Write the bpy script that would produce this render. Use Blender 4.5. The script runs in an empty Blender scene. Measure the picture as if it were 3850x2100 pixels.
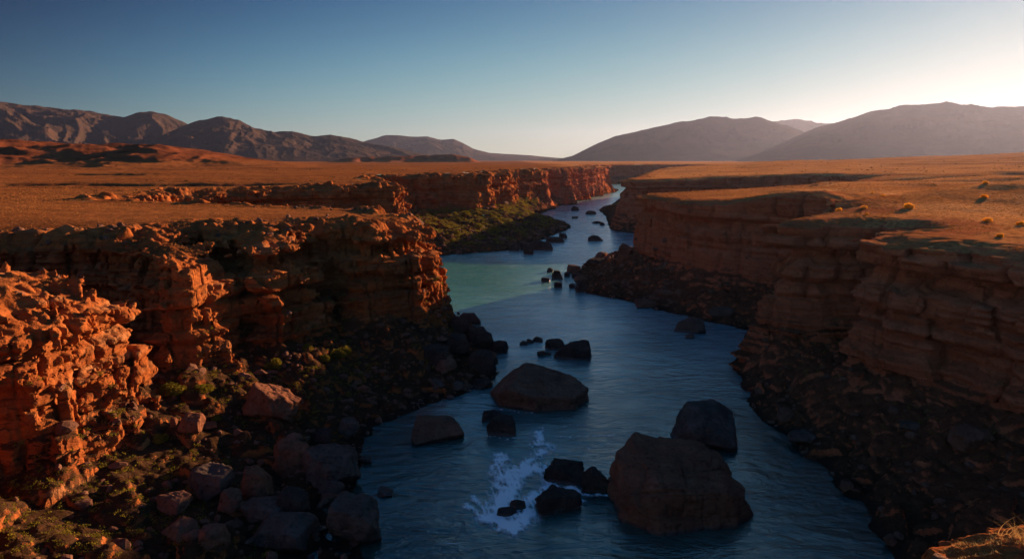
import bpy, math, time
import numpy as np
T0=time.time()
rng=np.random.default_rng(7)
C=bpy.context.scene.collection
F32=np.float32
SUN_AZ=math.radians(42.5); SUN_EL=math.radians(10.0)
# ------------------------------------------------------------------ noise
TAB=rng.random((64,64,64)).astype(F32)*2-1
def vn(x,y,z):
    xi=np.floor(x).astype(np.int32);yi=np.floor(y).astype(np.int32);zi=np.floor(z).astype(np.int32)
    fx=x-xi;fy=y-yi;fz=z-zi
    fx=fx*fx*fx*(fx*(fx*6-15)+10);fy=fy*fy*fy*(fy*(fy*6-15)+10);fz=fz*fz*fz*(fz*(fz*6-15)+10)
    x0=xi&63;x1=(xi+1)&63;y0=yi&63;y1=(yi+1)&63;z0=zi&63;z1=(zi+1)&63
    a=TAB[x0,y0,z0];b=TAB[x1,y0,z0];c=TAB[x0,y1,z0];d=TAB[x1,y1,z0]
    e=TAB[x0,y0,z1];f=TAB[x1,y0,z1];g=TAB[x0,y1,z1];h=TAB[x1,y1,z1]
    a=a+(b-a)*fx;c=c+(d-c)*fx;e=e+(f-e)*fx;g=g+(h-g)*fx
    a=a+(c-a)*fy;e=e+(g-e)*fy
    return a+(e-a)*fz
def fbm(x,y,z,L,oct=4,gain=.5,ridge=False,seed=0.):
    x=np.asarray(x,F32)/L+seed*7.31;y=np.asarray(y,F32)/L+seed*3.77;z=(np.asarray(z,F32)+np.zeros_like(x))/L+seed*5.13
    out=np.zeros_like(x);amp=1.;tot=0.
    for i in range(oct):
        n=vn(x,y,z)
        if ridge: n=1-2*np.abs(n)*1.4
        out+=amp*n;tot+=amp;amp*=gain
        x,y,z=(x*1.62-y*1.21+3.1),(x*1.21+y*1.62+7.7),z*2.03+1.7
    return out/tot
def ss(x,a,b):
    t=np.clip((x-a)/(b-a),0,1);return t*t*(3-2*t)
def hsh(i,j,k=0):
    i=i.astype(np.int32);j=j.astype(np.int32)
    return TAB[(i*7+k*13)&63,(j*11+i*3)&63,(k*5+j*17+i*29)&63]
def worley(x,y,L,seed=0):
    x=x/L;y=y/L;xi=np.floor(x);yi=np.floor(y)
    d1=np.full(x.shape,9.,F32);d2=d1.copy();hv=np.zeros(x.shape,F32)
    for a in (-1,0,1):
        for b in (-1,0,1):
            cx=xi+a;cy=yi+b
            px=cx+.5+.42*hsh(cx,cy,seed);py=cy+.5+.42*hsh(cx,cy,seed+5)
            d=np.sqrt((px-x)**2+(py-y)**2).astype(F32)
            m=d<d1
            d2=np.where(m,d1,np.minimum(d2,d));hv=np.where(m,hsh(cx,cy,seed+9),hv);d1=np.where(m,d,d1)
    return d1,d2,hv
# ------------------------------------------------------------------ layout of the canyon (metres, river surface at z=0)
LRIM=[(-64,-30),(-55,0),(-50,20),(-46,32),(-44,44),(-45,50),(-52,52),(-54,56),(-49,58.5),(-46.5,61),(-46,70),(-46,76),(-52,79),(-64,83),(-74,89),(-75,97),(-63,100),(-52,94),(-44,84),(-40.5,84.5),(-39.5,95),(-46,101),(-54,106),(-51,110),(-43,104),(-36.5,94.5),(-33.5,95.5),(-32.5,105),(-33,114),(-27,114),(-24,108.5),(-20.5,109),(-19.5,115),(-17.5,114),(-15,120),(-16.5,128),(-21,137),(-27,147),(-50,158),(-80,170),(-108,184),(-103,212),(-78,232),(-54,246),(-43,254),(-41,262),(-45,275),(-58,300),(-62,330),(-42,340),(-20,347),(-11,354),(-10,361),(-17,372),(-7,378),(-2,386),(-3,393),(-10,402),(0,407),(5,414),(-3,440),(-1,455),(12,475),(24,490),(26,500),(16,520),(32,530),(46,540),(40,570),(58,596),(68,612),(64,640),(84,668),(80,690),(104,738),(101,752),(90,790),(88,880),(105,990),(160,1060),(240,1100),(360,1130),(800,1190)]
LLAND=LRIM+[(30000,1190),(30000,30000),(-30000,30000),(-30000,-30)]
LSH=[(-20,-30),(-14,20),(-11,40),(-13.4,54),(-16.5,61),(-17.7,71),(-18.5,84),(-11,94),(-5.5,100),(-3,105),(-3,114),(-5,125),(-9,137),(-14,147),(-24,158),(-45,174),(-62,190),(-52,216),(-33,236),(-25,246),(-7,256),(0,261),(8,282),(20,318),(29,343),(30,370),(17,400),(15.6,432),(33,507),(51,583),(76,655),(112,745),(124,800),(118,880),(124,965),(176,1022),(262,1058),(420,1092),(800,1140)]
LSLAND=LSH+[(30000,1140),(30000,30000),(-30000,30000),(-30000,-30)]
RRIM=[(10,-30),(8.5,2),(11,12),(16,17),(26,23),(40,30),(50,42),(56,55),(54,66),(51,76),(46.5,83),(46,88.5),(51,93),(57,97),(53,101.5),(43,103.5),(40.8,108),(45,114),(57,121),(64,135),(59,147),(49,156),(41,172),(38,190),(37,202),(39,208),(50,213),(72,224),(100,238),(128,262),(155,295),(150,326),(120,334),(86,328),(63,330),(55,338),(56,350),(64,375),(80,430),(102,520),(124,600),(165,690),(225,800),(330,890),(800,960)]
RLAND=RRIM+[(30000,960),(30000,-30)]
RSH=[(-4,-30),(-2,12),(10,26),(22,33),(30,41),(34,54),(35,61),(35.2,70),(34.7,79),(33.7,90),(35.4,98),(37,108),(43,122),(49,135),(40,145.5),(33,156),(27,167),(20,175),(18.8,190),(20,205),(26,228),(35,243),(48,247),(70,254),(92,275),(88,300),(66,314),(51,330),(50,345),(58,417),(61,478),(79,530),(102,640),(140,780),(190,880),(310,960),(800,1020)]
RSLAND=RSH+[(30000,1020),(30000,-30)]
def sdist(px,py,line,land):
    d=np.full(px.shape,1e9,F32)
    for (ax,ay),(bx,by) in zip(line[:-1],line[1:]):
        vx,vy=bx-ax,by-ay;q=vx*vx+vy*vy
        t=np.clip(((px-ax)*vx+(py-ay)*vy)/q,0,1)
        d=np.minimum(d,(px-ax-t*vx)**2+(py-ay-t*vy)**2)
    d=np.sqrt(d);ins=np.zeros(px.shape,bool)
    n=len(land)
    for i in range(n):
        ax,ay=land[i];bx,by=land[(i+1)%n]
        if ay==by: continue
        c=((ay>py)!=(by>py))&(px<(bx-ax)*(py-ay)/(by-ay)+ax)
        ins^=c
    return np.where(ins,d,-d).astype(F32)
def top_height(x,y,dl,dr):
    """plateau surface; dl / dr = metres inland from the left / right rim"""
    rr=np.sqrt(x*x+y*y)
    zl=23.9+3.7*ss(y,140,390)-2.3*ss(-y,-118,-86)*ss(-x,20,40)
    zl=zl-1.0*ss(-dl,-7,0)
    # red bluff far left and dark mesa beyond
    s=x/np.maximum(y,1.)
    cz=np.interp(s,[-1.6,-.75,-.63,-.5,-.44,-.385,-.34,-.28],[40,30,27,22.5,17,9,4,0])
    n=fbm(x,y,0,90,4,ridge=True,seed=3)
    fr=y+55*n+30*fbm(x,y,0,260,2,seed=9)
    zl=zl+cz*ss(fr,560,880)*(1-.75*ss(y,1000,2000))*(1+.12*n)
    n2=fbm(x,y,0,160,3,ridge=True,seed=5)
    mz=np.interp(s,[-.27,-.235,-.12,-.085,-.06,-.048],[0,13,20,24,14,0])
    zl=zl+mz*ss(y+60*n2,1900,2010)*(1-ss(y,2600,3200))
    zr=24.3+.7*ss(x,42,75)+3.1*np.exp(-((y-140)/22)**2)*ss(x,42,60)+.6*np.exp(-((y-105)/20)**2)+np.clip(x-70,0,None)*.03+8*ss(x,500,1500)
    zr=zr-.7*ss(-dr,-5,0)
    zr=zr-2.2*np.exp(-((y-(98+.58*x))/6.5)**2)*ss(x,58,72)*ss(-x,-150,-110)-1.5*np.exp(-((y-(215+.25*x+8*fbm(x,y,0,40,2,seed=7)))/7.)**2)*ss(x,105,150)+1.1*fbm(x,y*1.6,0,30,3,seed=16)*ss(x,60,110)
    z=np.where(dl>dr,zl,zr)
    und=fbm(x,y,0,46,3,seed=1)*.9*np.clip(rr/200,.35,1)+fbm(x,y,0,170,3,seed=2)*1.8*ss(rr,150,500)
    z=z+und*ss(np.maximum(dl,dr),3,25)
    z=z+fbm(x,y,0,5,3,seed=4)*.16
    # shallow rocky washes crossing the left plateau
    for y0,k,w in ((262,.05,5.),(345,-.06,7.),(520,.02,9.)):
        yy=y-(y0+k*x+14*fbm(x,y,0,60,3,seed=6))
        m=np.exp(-(yy/w)**2)*ss(-x,55,110)
        z=z-m*(1.6+1.4*fbm(x,y,0,7,2,seed=8))
    return z.astype(F32)
def talus_height(x,y,dlr,dls,drr,drs):
    left=dls>drs
    di=np.where(left,dls,drs);do=np.clip(np.where(left,-dlr,-drr),0,None)
    far=ss(y,330,520)
    hf=np.where(left,8.2-2.6*ss(-y,-85,-55)+1.5*ss(y,240,330),6.9+.0*y)
    hf=hf+np.where(left,1.3,1.2)*fbm(x,y,0,22,2,seed=11)
    fr=np.clip(di,0,None)/(np.clip(di,0,None)+do+.01)
    z=hf*fr**np.where(left,1.05+.45*ss(-y,-110,-90),1.05)
    z=np.where(di<0,np.maximum(di*.45,-2.5),z)
    edge=fbm(x,y,0,9,3,seed=12)*.9+fbm(x,y,0,3,2,seed=13)*.35
    z=z+edge*ss(di,-4,3)
    # cobbles and blocks lying in the slope
    w=ss(di,-2.5,1)
    for L,h,sd in ((4.6,1.2,1),(2.1,.75,2),(1.0,.36,3)):
        d1,d2,hv=worley(x+.6*fbm(x,y,0,2,2,seed=14+sd),y,L,sd)
        m=np.clip(hv*1.3+.25,0,1)
        z=z+w*h*m*np.clip(1-(d1*1.75)**2,0,1)**.6
    # washed-out right bank is finer gravel near the camera
    return z.astype(F32)
LAYZ=np.array([-5,8.2,12.6,15.3,17.9,20.4,22.4,40.]);
def wall_offset(zw,rightw):
    # metres added to the inland distance (positive = rock stands further out)
    l=np.interp(zw,[-2,3,7,10,14,15.2,15.5,17.7,18.1,18.6,20.2,20.6,22.3,22.5,26],[5.5,3.8,2.2,1.2,.5,.3,.95,.95,.1,-.9,-1.1,.25,.35,.1,.2])
    r=np.interp(zw,[-2,4,8,11,14.2,14.9,15.3,17.9,18.3,18.8,20.3,20.8,25,26],[4.6,3.0,1.7,.8,.35,.1,.9,1.1,-.1,-1.1,-1.3,.9,1.1,.9])
    return l*(1-rightw)+r*rightw
def rock_field(x,y,z,d,w2,rw):
    """signed rock function near the wall; d inland distance with 2-D flutes, w2 strata warp, rw 0 left 1 right"""
    zw=z+w2
    F=d+wall_offset(zw,rw)
    li=np.searchsorted(LAYZ,zw)
    F=F+(.75-.25*rw)*vn(x/26,y/26,zw/.85)+.3*vn(x/18+5,y/18,zw/.36)
    b0=zw-LAYZ[li-1];b1=LAYZ[np.minimum(li,7)]-zw
    L=np.array([6,9,7,5.5,4.2,3.4,4.4,4.4],F32)[li]
    L=L*(1+.55*rw*(zw>20.4))
    wx=x+1.1*vn(x/5,y/5,zw/6+3);wy=y+1.1*vn(x/5+9,y/5,zw/6+8)
    ang=.35*li
    u=(wx*np.cos(ang)+wy*np.sin(ang))/L+li*.37;v=(-wx*np.sin(ang)+wy*np.cos(ang))/L+li*.61
    iu=np.floor(u);u=u+.28*hsh(np.floor(v),li,3);iu=np.floor(u);iv=np.floor(v)
    fu=u-iu;fv=v-iv
    b=np.minimum(np.minimum(fu,1-fu),np.minimum(fv,1-fv))*L
    bz=np.minimum(b0,b1)
    rd=np.clip(1-b/(.9+.6*rw),0,1)**2*(.9+.5*rw)+np.clip(1-bz/(.7+.5*rw),0,1)**2*(.55+.35*rw)
    amp=.95+.05*rw
    lm=1-.28*rw*ss(-zw,-15.3,-14.6)
    F=F+amp*(.95*hsh(iu,iv,2)-rd*lm*lm)+.7*(1-lm)*fbm(x,y,z*.5,6,2,seed=25)*2
    F=F-np.exp(-(b/.17)**2)*.8*lm
    rough=.85-.45*rw
    for L2,Lz,a2,cr,kk in ((2.3,1.35,.62,.45,5),(1.05,.7,.30,.25,8)):
        zz=(zw+.35*vn(x/2.3,y/2.3,zw/3+kk))/Lz;iz=np.floor(zz);fz2=zz-iz
        uu=(wx*np.cos(kk+iz*.7)+wy*np.sin(kk+iz*.7)+.3*vn(x/1.1,y/1.1,zw/2))/L2;vv=(-wx*np.sin(kk+iz*.7)+wy*np.cos(kk+iz*.7))/L2
        iu2=np.floor(uu);iv2=np.floor(vv)
        be=np.minimum(np.minimum(uu-iu2,1-uu+iu2),np.minimum(vv-iv2,1-vv+iv2))*L2;be=np.minimum(be,np.minimum(fz2,1-fz2)*Lz)
        F=F+(1-.85*rw)*(a2*TAB[(iu2+iz*7).astype(np.int32)&63,(iv2+iz*3).astype(np.int32)&63,(iz+kk).astype(np.int32)&63]-cr*np.clip(1-be/.22,0,1)**2)
    F=F+rough*.95*fbm(x,y,z*1.1,5.2,2,ridge=True,seed=21)
    F=F+rough*.22*fbm(x,y,z*1.1,1.7,3,.6,ridge=True,seed=22)
    F=F+.16*fbm(x,y,z*3.4,2.4,2,seed=23)+(.14-.04*rw)*fbm(x,y,z,.95,2,.6,ridge=True,seed=24)
    return F
def surface_nets(D,o,h):
    """D float32 (nx,ny,nz) >0 solid"""
    S=D>0
    nx,ny,nz=D.shape
    cnt=np.zeros((nx-1,ny-1,nz-1),np.uint8)
    for a in (0,1):
        for b in (0,1):
            for c in (0,1): cnt+=S[a:nx-1+a,b:ny-1+b,c:nz-1+c]
    act=(cnt>0)&(cnt<8)
    idx=np.full(act.shape,-1,np.int32)
    I,J,K=np.nonzero(act);n=len(I)
    idx[I,J,K]=np.arange(n,dtype=np.int32)
    P=np.zeros((n,3),F32);W=np.zeros(n,F32)
    cor=[(a,b,c) for a in (0,1) for b in (0,1) for c in (0,1)]
    V={k:D[I+k[0],J+k[1],K+k[2]] for k in cor}
    for k in cor:
        for ax in range(3):
            if k[ax]: continue
            q=list(k);q[ax]=1;q=tuple(q)
            a,b=V[k],V[q];m=(a>0)!=(b>0)
            t=np.where(m,a/np.where(m,a-b,1),0)
            for c in range(3):
                P[:,c]+=m*((k[c]+t) if c==ax else k[c])
            W+=m
    P/=W[:,None]
    P[:,0]+=I;P[:,1]+=J;P[:,2]+=K
    P=P*h+np.array(o,F32)
    Q=[]
    for ax in range(3):
        sl0=[slice(1,-1)]*3;sl1=[slice(1,-1)]*3
        sl0[ax]=slice(0,-1);sl1[ax]=slice(1,None)
        a=S[tuple(sl0)];b=S[tuple(sl1)]
        for flip,m in ((0,a&~b),(1,b&~a)):
            i,j,k=np.nonzero(m)
            c=[i+1,j+1,k+1];c[ax]=c[ax]-1
            o1,o2=[(1,2),(2,0),(0,1)][ax]
            def g(s,t):
                cc=[c[0].copy(),c[1].copy(),c[2].copy()];cc[o1]-=s;cc[o2]-=t
                return idx[cc[0],cc[1],cc[2]]
            q=np.stack([g(1,1),g(0,1),g(0,0),g(1,0)],1)
            if flip: q=q[:,::-1]
            Q.append(q)
    return P,np.concatenate(Q)
def mk_mesh(name,P,Q,mat,smooth=True,attrs=None):
    me=bpy.data.meshes.new(name)
    P=np.ascontiguousarray(P,F32);Q=np.ascontiguousarray(Q,np.int32)
    k=Q.shape[1]
    me.vertices.add(len(P));me.vertices.foreach_set('co',P.ravel())
    me.loops.add(Q.size);me.loops.foreach_set('vertex_index',Q.ravel())
    me.polygons.add(len(Q));me.polygons.foreach_set('loop_start',np.arange(0,Q.size,k,dtype=np.int32))
    me.polygons.foreach_set('use_smooth',np.full(len(Q),smooth))
    if attrs:
        for an,av in attrs.items():
            a=me.attributes.new(an,'FLOAT','POINT');a.data.foreach_set('value',np.ascontiguousarray(av,F32))
    me.update(calc_edges=True)
    if mat: me.materials.append(mat)
    ob=bpy.data.objects.new(name,me);C.objects.link(ob)
    return ob
def compact(P,Q,A=None):
    u=np.unique(Q);mp=np.full(len(P),-1,np.int64);mp[u]=np.arange(len(u))
    if A is None: return P[u],mp[Q]
    return P[u],mp[Q],{k:v[u] for k,v in A.items()}
def tag(o,label=None,cat=None,group=None,kind=None):
    if label:o['label']=label
    if cat:o['category']=cat
    if group:o['group']=group
    if kind:o['kind']=kind
    return o
# ------------------------------------------------------------------ materials
class NT:
    def __init__(s,mat): s.t=mat.node_tree;s.n=s.t.nodes;s.l=s.t.links
    def new(s,ty,**kw):
        n=s.n.new(ty)
        for k,v in kw.items():
            if k.startswith('i_'):
                n.inputs[k[2:].replace('_',' ')].default_value=v
            else:setattr(n,k,v)
        return n
    def ln(s,a,b): s.l.new(a,b)
    def noise(s,co,scale,detail=5,rough=.55,dist=0.):
        n=s.new('ShaderNodeTexNoise');n.inputs['Scale'].default_value=scale;n.inputs['Detail'].default_value=detail
        n.inputs['Roughness'].default_value=rough;n.inputs['Distortion'].default_value=dist;s.ln(co,n.inputs['Vector']);return n.outputs['Fac']
    def mapv(s,co,scale):
        m=s.new('ShaderNodeMapping');m.inputs['Scale'].default_value=scale;s.ln(co,m.inputs['Vector']);return m.outputs['Vector']
    def ramp(s,fac,stops,interp='LINEAR'):
        r=s.new('ShaderNodeValToRGB');r.color_ramp.interpolation=interp
        e=r.color_ramp.elements
        while len(e)<len(stops): e.new(.5)
        for k,(p,c) in enumerate(stops):
            e[k].position=p;e[k].color=(*c,1) if len(c)==3 else c
        s.ln(fac,r.inputs['Fac']);return r.outputs['Color']
    def mix(s,f,a,b,mode='MIX'):
        m=s.new('ShaderNodeMix',data_type='RGBA',blend_type=mode)
        for so,v in ((m.inputs[0],f),(m.inputs[6],a),(m.inputs[7],b)):
            if hasattr(v,'links'): s.ln(v,so)
            elif isinstance(v,(int,float)): so.default_value=v
            else: so.default_value=(*v,1)
        return m.outputs[2]
    def math(s,op,a,b=0.,clamp=False):
        m=s.new('ShaderNodeMath',operation=op,use_clamp=clamp)
        for so,v in ((m.inputs[0],a),(m.inputs[1],b)):
            if hasattr(v,'links'): s.ln(v,so)
            else: so.default_value=v
        return m.outputs[0]
    def rng(s,v,a,b,c=0.,d=1.):
        m=s.new('ShaderNodeMapRange',interpolation_type='SMOOTHSTEP')
        s.ln(v,m.inputs[0]);m.inputs[1].default_value=a;m.inputs[2].default_value=b;m.inputs[3].default_value=c;m.inputs[4].default_value=d
        return m.outputs[0]
def new_mat(name):
    m=bpy.data.materials.new(name);m.use_nodes=True
    nt=NT(m);b=nt.n['Principled BSDF'];b.inputs['Roughness'].default_value=.9
    b.inputs['Specular IOR Level'].default_value=0.
    co=nt.new('ShaderNodeTexCoord').outputs['Object']
    return m,nt,b,co
def grass_col(nt,co):
    g1=nt.noise(nt.mapv(co,(.03,.09,.1)),1,6,.6)
    g2=nt.noise(co,1.3,6,.7)
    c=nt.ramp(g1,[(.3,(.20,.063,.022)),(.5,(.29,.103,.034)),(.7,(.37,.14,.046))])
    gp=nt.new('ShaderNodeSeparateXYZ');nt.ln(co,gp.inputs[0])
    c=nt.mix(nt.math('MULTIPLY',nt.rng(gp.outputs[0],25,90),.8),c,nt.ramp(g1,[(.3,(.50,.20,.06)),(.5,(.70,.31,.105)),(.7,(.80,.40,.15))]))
    c=nt.mix(nt.rng(g2,.42,.62,0,.7),c,(.12,.055,.022))
    return c
def rock_material(name,base=1.,varnish=.4,ground=True,scale=1.):
    m,nt,b,co=new_mat(name)
    n1=nt.noise(co,.12*scale,4);n2=nt.noise(co,.9*scale,7,.62);st=nt.noise(nt.mapv(co,(.06,.06,1.6)),1*scale,6,.6,.3)
    fine=nt.noise(co,6*scale,5,.65)
    c=nt.ramp(n1,[(.3,(.25,.072,.022)),(.52,(.34,.107,.032)),(.7,(.40,.145,.047))])
    if ground:
        pq=nt.new('ShaderNodeSeparateXYZ');nt.ln(co,pq.inputs[0])
        rgt=nt.rng(pq.outputs[0],14,30)
    c=nt.mix(nt.rng(st,.35,.7,0,.55),c,(.15,.042,.02))
    pale=nt.noise(nt.mapv(co,(.10,.10,.55)),1*scale,5,.6,.5)
    c=nt.mix(nt.rng(pale,.54,.72,0,.75),c,(.34,.175,.085))
    if ground: c=nt.mix(nt.math('MULTIPLY',rgt,.75),c,nt.ramp(st,[(.3,(.30,.072,.035)),(.5,(.42,.115,.055)),(.7,(.50,.17,.09))]))
    vo=nt.new('ShaderNodeTexVoronoi',feature='DISTANCE_TO_EDGE');vo.inputs['Scale'].default_value=.5*scale
    wv=nt.new('ShaderNodeMix',data_type='VECTOR');wv.inputs[0].default_value=.5
    nz=nt.new('ShaderNodeTexNoise');nz.inputs['Scale'].default_value=.6*scale;nz.inputs['Detail'].default_value=4;nt.ln(co,nz.inputs['Vector'])
    ad=nt.new('ShaderNodeVectorMath',operation='MULTIPLY_ADD');nt.ln(nz.outputs['Color'],ad.inputs[0]);ad.inputs[1].default_value=(1.6,1.6,1.6);nt.ln(nt.mapv(co,(1,1,1.7)),ad.inputs[2]);nt.ln(ad.outputs[0],vo.inputs['Vector'])
    crack=nt.rng(vo.outputs['Distance'],.0,.07)
    c=nt.mix(nt.rng(vo.outputs['Distance'],.04,.0,0,.22),c,(.04,.016,.01))
    c=nt.mix(nt.rng(n2,.5,.68,0,varnish),c,(.075,.03,.018))
    c=nt.mix(nt.rng(fine,.5,.75,0,.45),c,(.12,.045,.022))
    if ground:
        geo=nt.new('ShaderNodeNewGeometry');sx=nt.new('ShaderNodeSeparateXYZ');nt.ln(geo.outputs['Normal'],sx.inputs[0])
        px=nt.new('ShaderNodeSeparateXYZ');nt.ln(co,px.inputs[0])
        up=nt.math('ADD',sx.outputs[2],nt.math('MULTIPLY',nt.math('SUBTRACT',n2,.5),.7))
        upm=nt.rng(up,.72,.9)
        hi=nt.rng(px.outputs[2],21.5,23.6)
        c=nt.mix(nt.math('MULTIPLY',nt.math('MULTIPLY',upm,hi),nt.rng(n1,.35,.6,.35,.95)),c,grass_col(nt,co))
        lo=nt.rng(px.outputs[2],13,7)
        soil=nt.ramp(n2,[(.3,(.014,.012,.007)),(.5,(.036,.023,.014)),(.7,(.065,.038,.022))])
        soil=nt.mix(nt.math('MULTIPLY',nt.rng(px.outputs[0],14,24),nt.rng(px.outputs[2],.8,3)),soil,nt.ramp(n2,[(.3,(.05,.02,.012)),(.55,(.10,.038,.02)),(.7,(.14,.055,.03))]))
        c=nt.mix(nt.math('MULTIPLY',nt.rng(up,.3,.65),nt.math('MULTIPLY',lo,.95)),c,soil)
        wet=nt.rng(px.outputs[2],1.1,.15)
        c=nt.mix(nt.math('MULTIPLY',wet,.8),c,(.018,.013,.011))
        nt.ln(nt.rng(px.outputs[2],.9,.2,.92,.45),b.inputs['Roughness'])
    if base!=1.: c=nt.mix(1.,c,(base,base,base),'MULTIPLY')
    nt.ln(c,b.inputs['Base Color'])
    bp=nt.new('ShaderNodeBump');bp.inputs['Strength'].default_value=.85;bp.inputs['Distance'].default_value=.35/scale
    hh=nt.math('ADD',nt.math('MULTIPLY',n2,1.0),nt.math('ADD',nt.math('MULTIPLY',fine,.28),nt.math('ADD',nt.math('MULTIPLY',st,.7),nt.math('MULTIPLY',crack,.12))))
    nt.ln(hh,bp.inputs['Height']);nt.ln(bp.outputs[0],b.inputs['Normal'])
    return m
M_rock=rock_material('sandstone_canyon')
M_fore=rock_material('foreground_sandstone',ground=False,scale=3.,varnish=.7)
def boulder_material(name,c0,c1,c2):
    m,nt,b,co=new_mat(name)
    n1=nt.noise(co,.5,5);n2=nt.noise(co,2.4,7,.65);fine=nt.noise(co,11,4,.6)
    c=nt.ramp(n1,[(.3,c0),(.55,c1),(.75,c2)])
    c=nt.mix(nt.rng(n2,.48,.7,0,.7),c,tuple(v*.35 for v in c0))
    c=nt.mix(nt.rng(fine,.55,.75,0,.3),c,tuple(min(1,v*1.5) for v in c2))
    px=nt.new('ShaderNodeSeparateXYZ');g=nt.new('ShaderNodeNewGeometry');nt.ln(g.outputs['Position'],px.inputs[0])
    wet=nt.rng(nt.math('ADD',px.outputs[2],nt.math('MULTIPLY',n2,.3)),.65,.25)
    c=nt.mix(nt.math('MULTIPLY',wet,.85),c,(.012,.010,.010))
    nt.ln(nt.rng(px.outputs[2],.6,.2,.85,.35),b.inputs['Roughness']);nt.ln(nt.rng(px.outputs[2],.6,.2,.03,.5),b.inputs['Specular IOR Level'])
    nt.ln(c,b.inputs['Base Color'])
    bp=nt.new('ShaderNodeBump');bp.inputs['Strength'].default_value=.8;bp.inputs['Distance'].default_value=.16
    nt.ln(nt.math('ADD',n2,nt.math('MULTIPLY',fine,.3)),bp.inputs['Height']);nt.ln(bp.outputs[0],b.inputs['Normal'])
    return m
M_brown=boulder_material('brown_boulder',(.10,.048,.034),(.155,.078,.053),(.21,.11,.077))
M_red=boulder_material('red_boulder',(.12,.048,.03),(.18,.075,.045),(.24,.11,.07))
M_grey=boulder_material('grey_boulder',(.065,.045,.038),(.10,.072,.06),(.15,.11,.095))
M_dark=boulder_material('dark_boulder',(.03,.022,.02),(.05,.036,.032),(.08,.058,.05))
def plateau_material():
    m,nt,b,co=new_mat('dry_grassland')
    c=grass_col(nt,co)
    geo=nt.new('ShaderNodeNewGeometry');sx=nt.new('ShaderNodeSeparateXYZ');nt.ln(geo.outputs['Normal'],sx.inputs[0])
    n2=nt.noise(co,.05,8,.65)
    rock=nt.ramp(n2,[(.3,(.14,.04,.02)),(.6,(.24,.075,.035))])
    c=nt.mix(nt.rng(sx.outputs[2],.985,.93),c,rock)
    big=nt.noise(nt.mapv(co,(.004,.012,1)),1,8,.7)
    c=nt.mix(nt.rng(big,.52,.66,0,.6),c,(.13,.055,.025))
    pz=nt.new('ShaderNodeSeparateXYZ');nt.ln(co,pz.inputs[0])
    blf=nt.math('MULTIPLY',nt.rng(pz.outputs[2],31,37),nt.rng(pz.outputs[0],-60,-140))
    c=nt.mix(nt.math('MULTIPLY',blf,.9),c,nt.ramp(nt.noise(co,.035,8,.7),[(.35,(.07,.022,.012)),(.52,(.19,.058,.025)),(.7,(.28,.095,.04))]))
    nt.ln(c,b.inputs['Base Color'])
    h=nt.math('ADD',nt.noise(co,2.2,6,.7),nt.math('MULTIPLY',nt.noise(co,.25,5,.6),3.))
    bp=nt.new('ShaderNodeBump');bp.inputs['Strength'].default_value=.7;bp.inputs['Distance'].default_value=.35
    nt.ln(h,bp.inputs['Height']);nt.ln(bp.outputs[0],b.inputs['Normal'])
    return m
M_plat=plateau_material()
def mountain_material():
    m,nt,b,co=new_mat('mountain_scrub')
    n=nt.noise(co,.0022,9,.65);n2=nt.noise(co,.02,6,.65)
    c=nt.ramp(n,[(.3,(.028,.021,.02)),(.5,(.052,.035,.03)),(.7,(.085,.048,.036))])
    c=nt.mix(nt.rng(n2,.5,.65,0,.6),c,(.05,.038,.024))
    nt.ln(c,b.inputs['Base Color'])
    bp=nt.new('ShaderNodeBump');bp.inputs['Strength'].default_value=.8;bp.inputs['Distance'].default_value=25
    nt.ln(nt.math('ADD',nt.noise(co,.006,8,.6),nt.math('MULTIPLY',n2,.3)),bp.inputs['Height']);nt.ln(bp.outputs[0],b.inputs['Normal'])
    return m
M_mtn=mountain_material()
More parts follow.
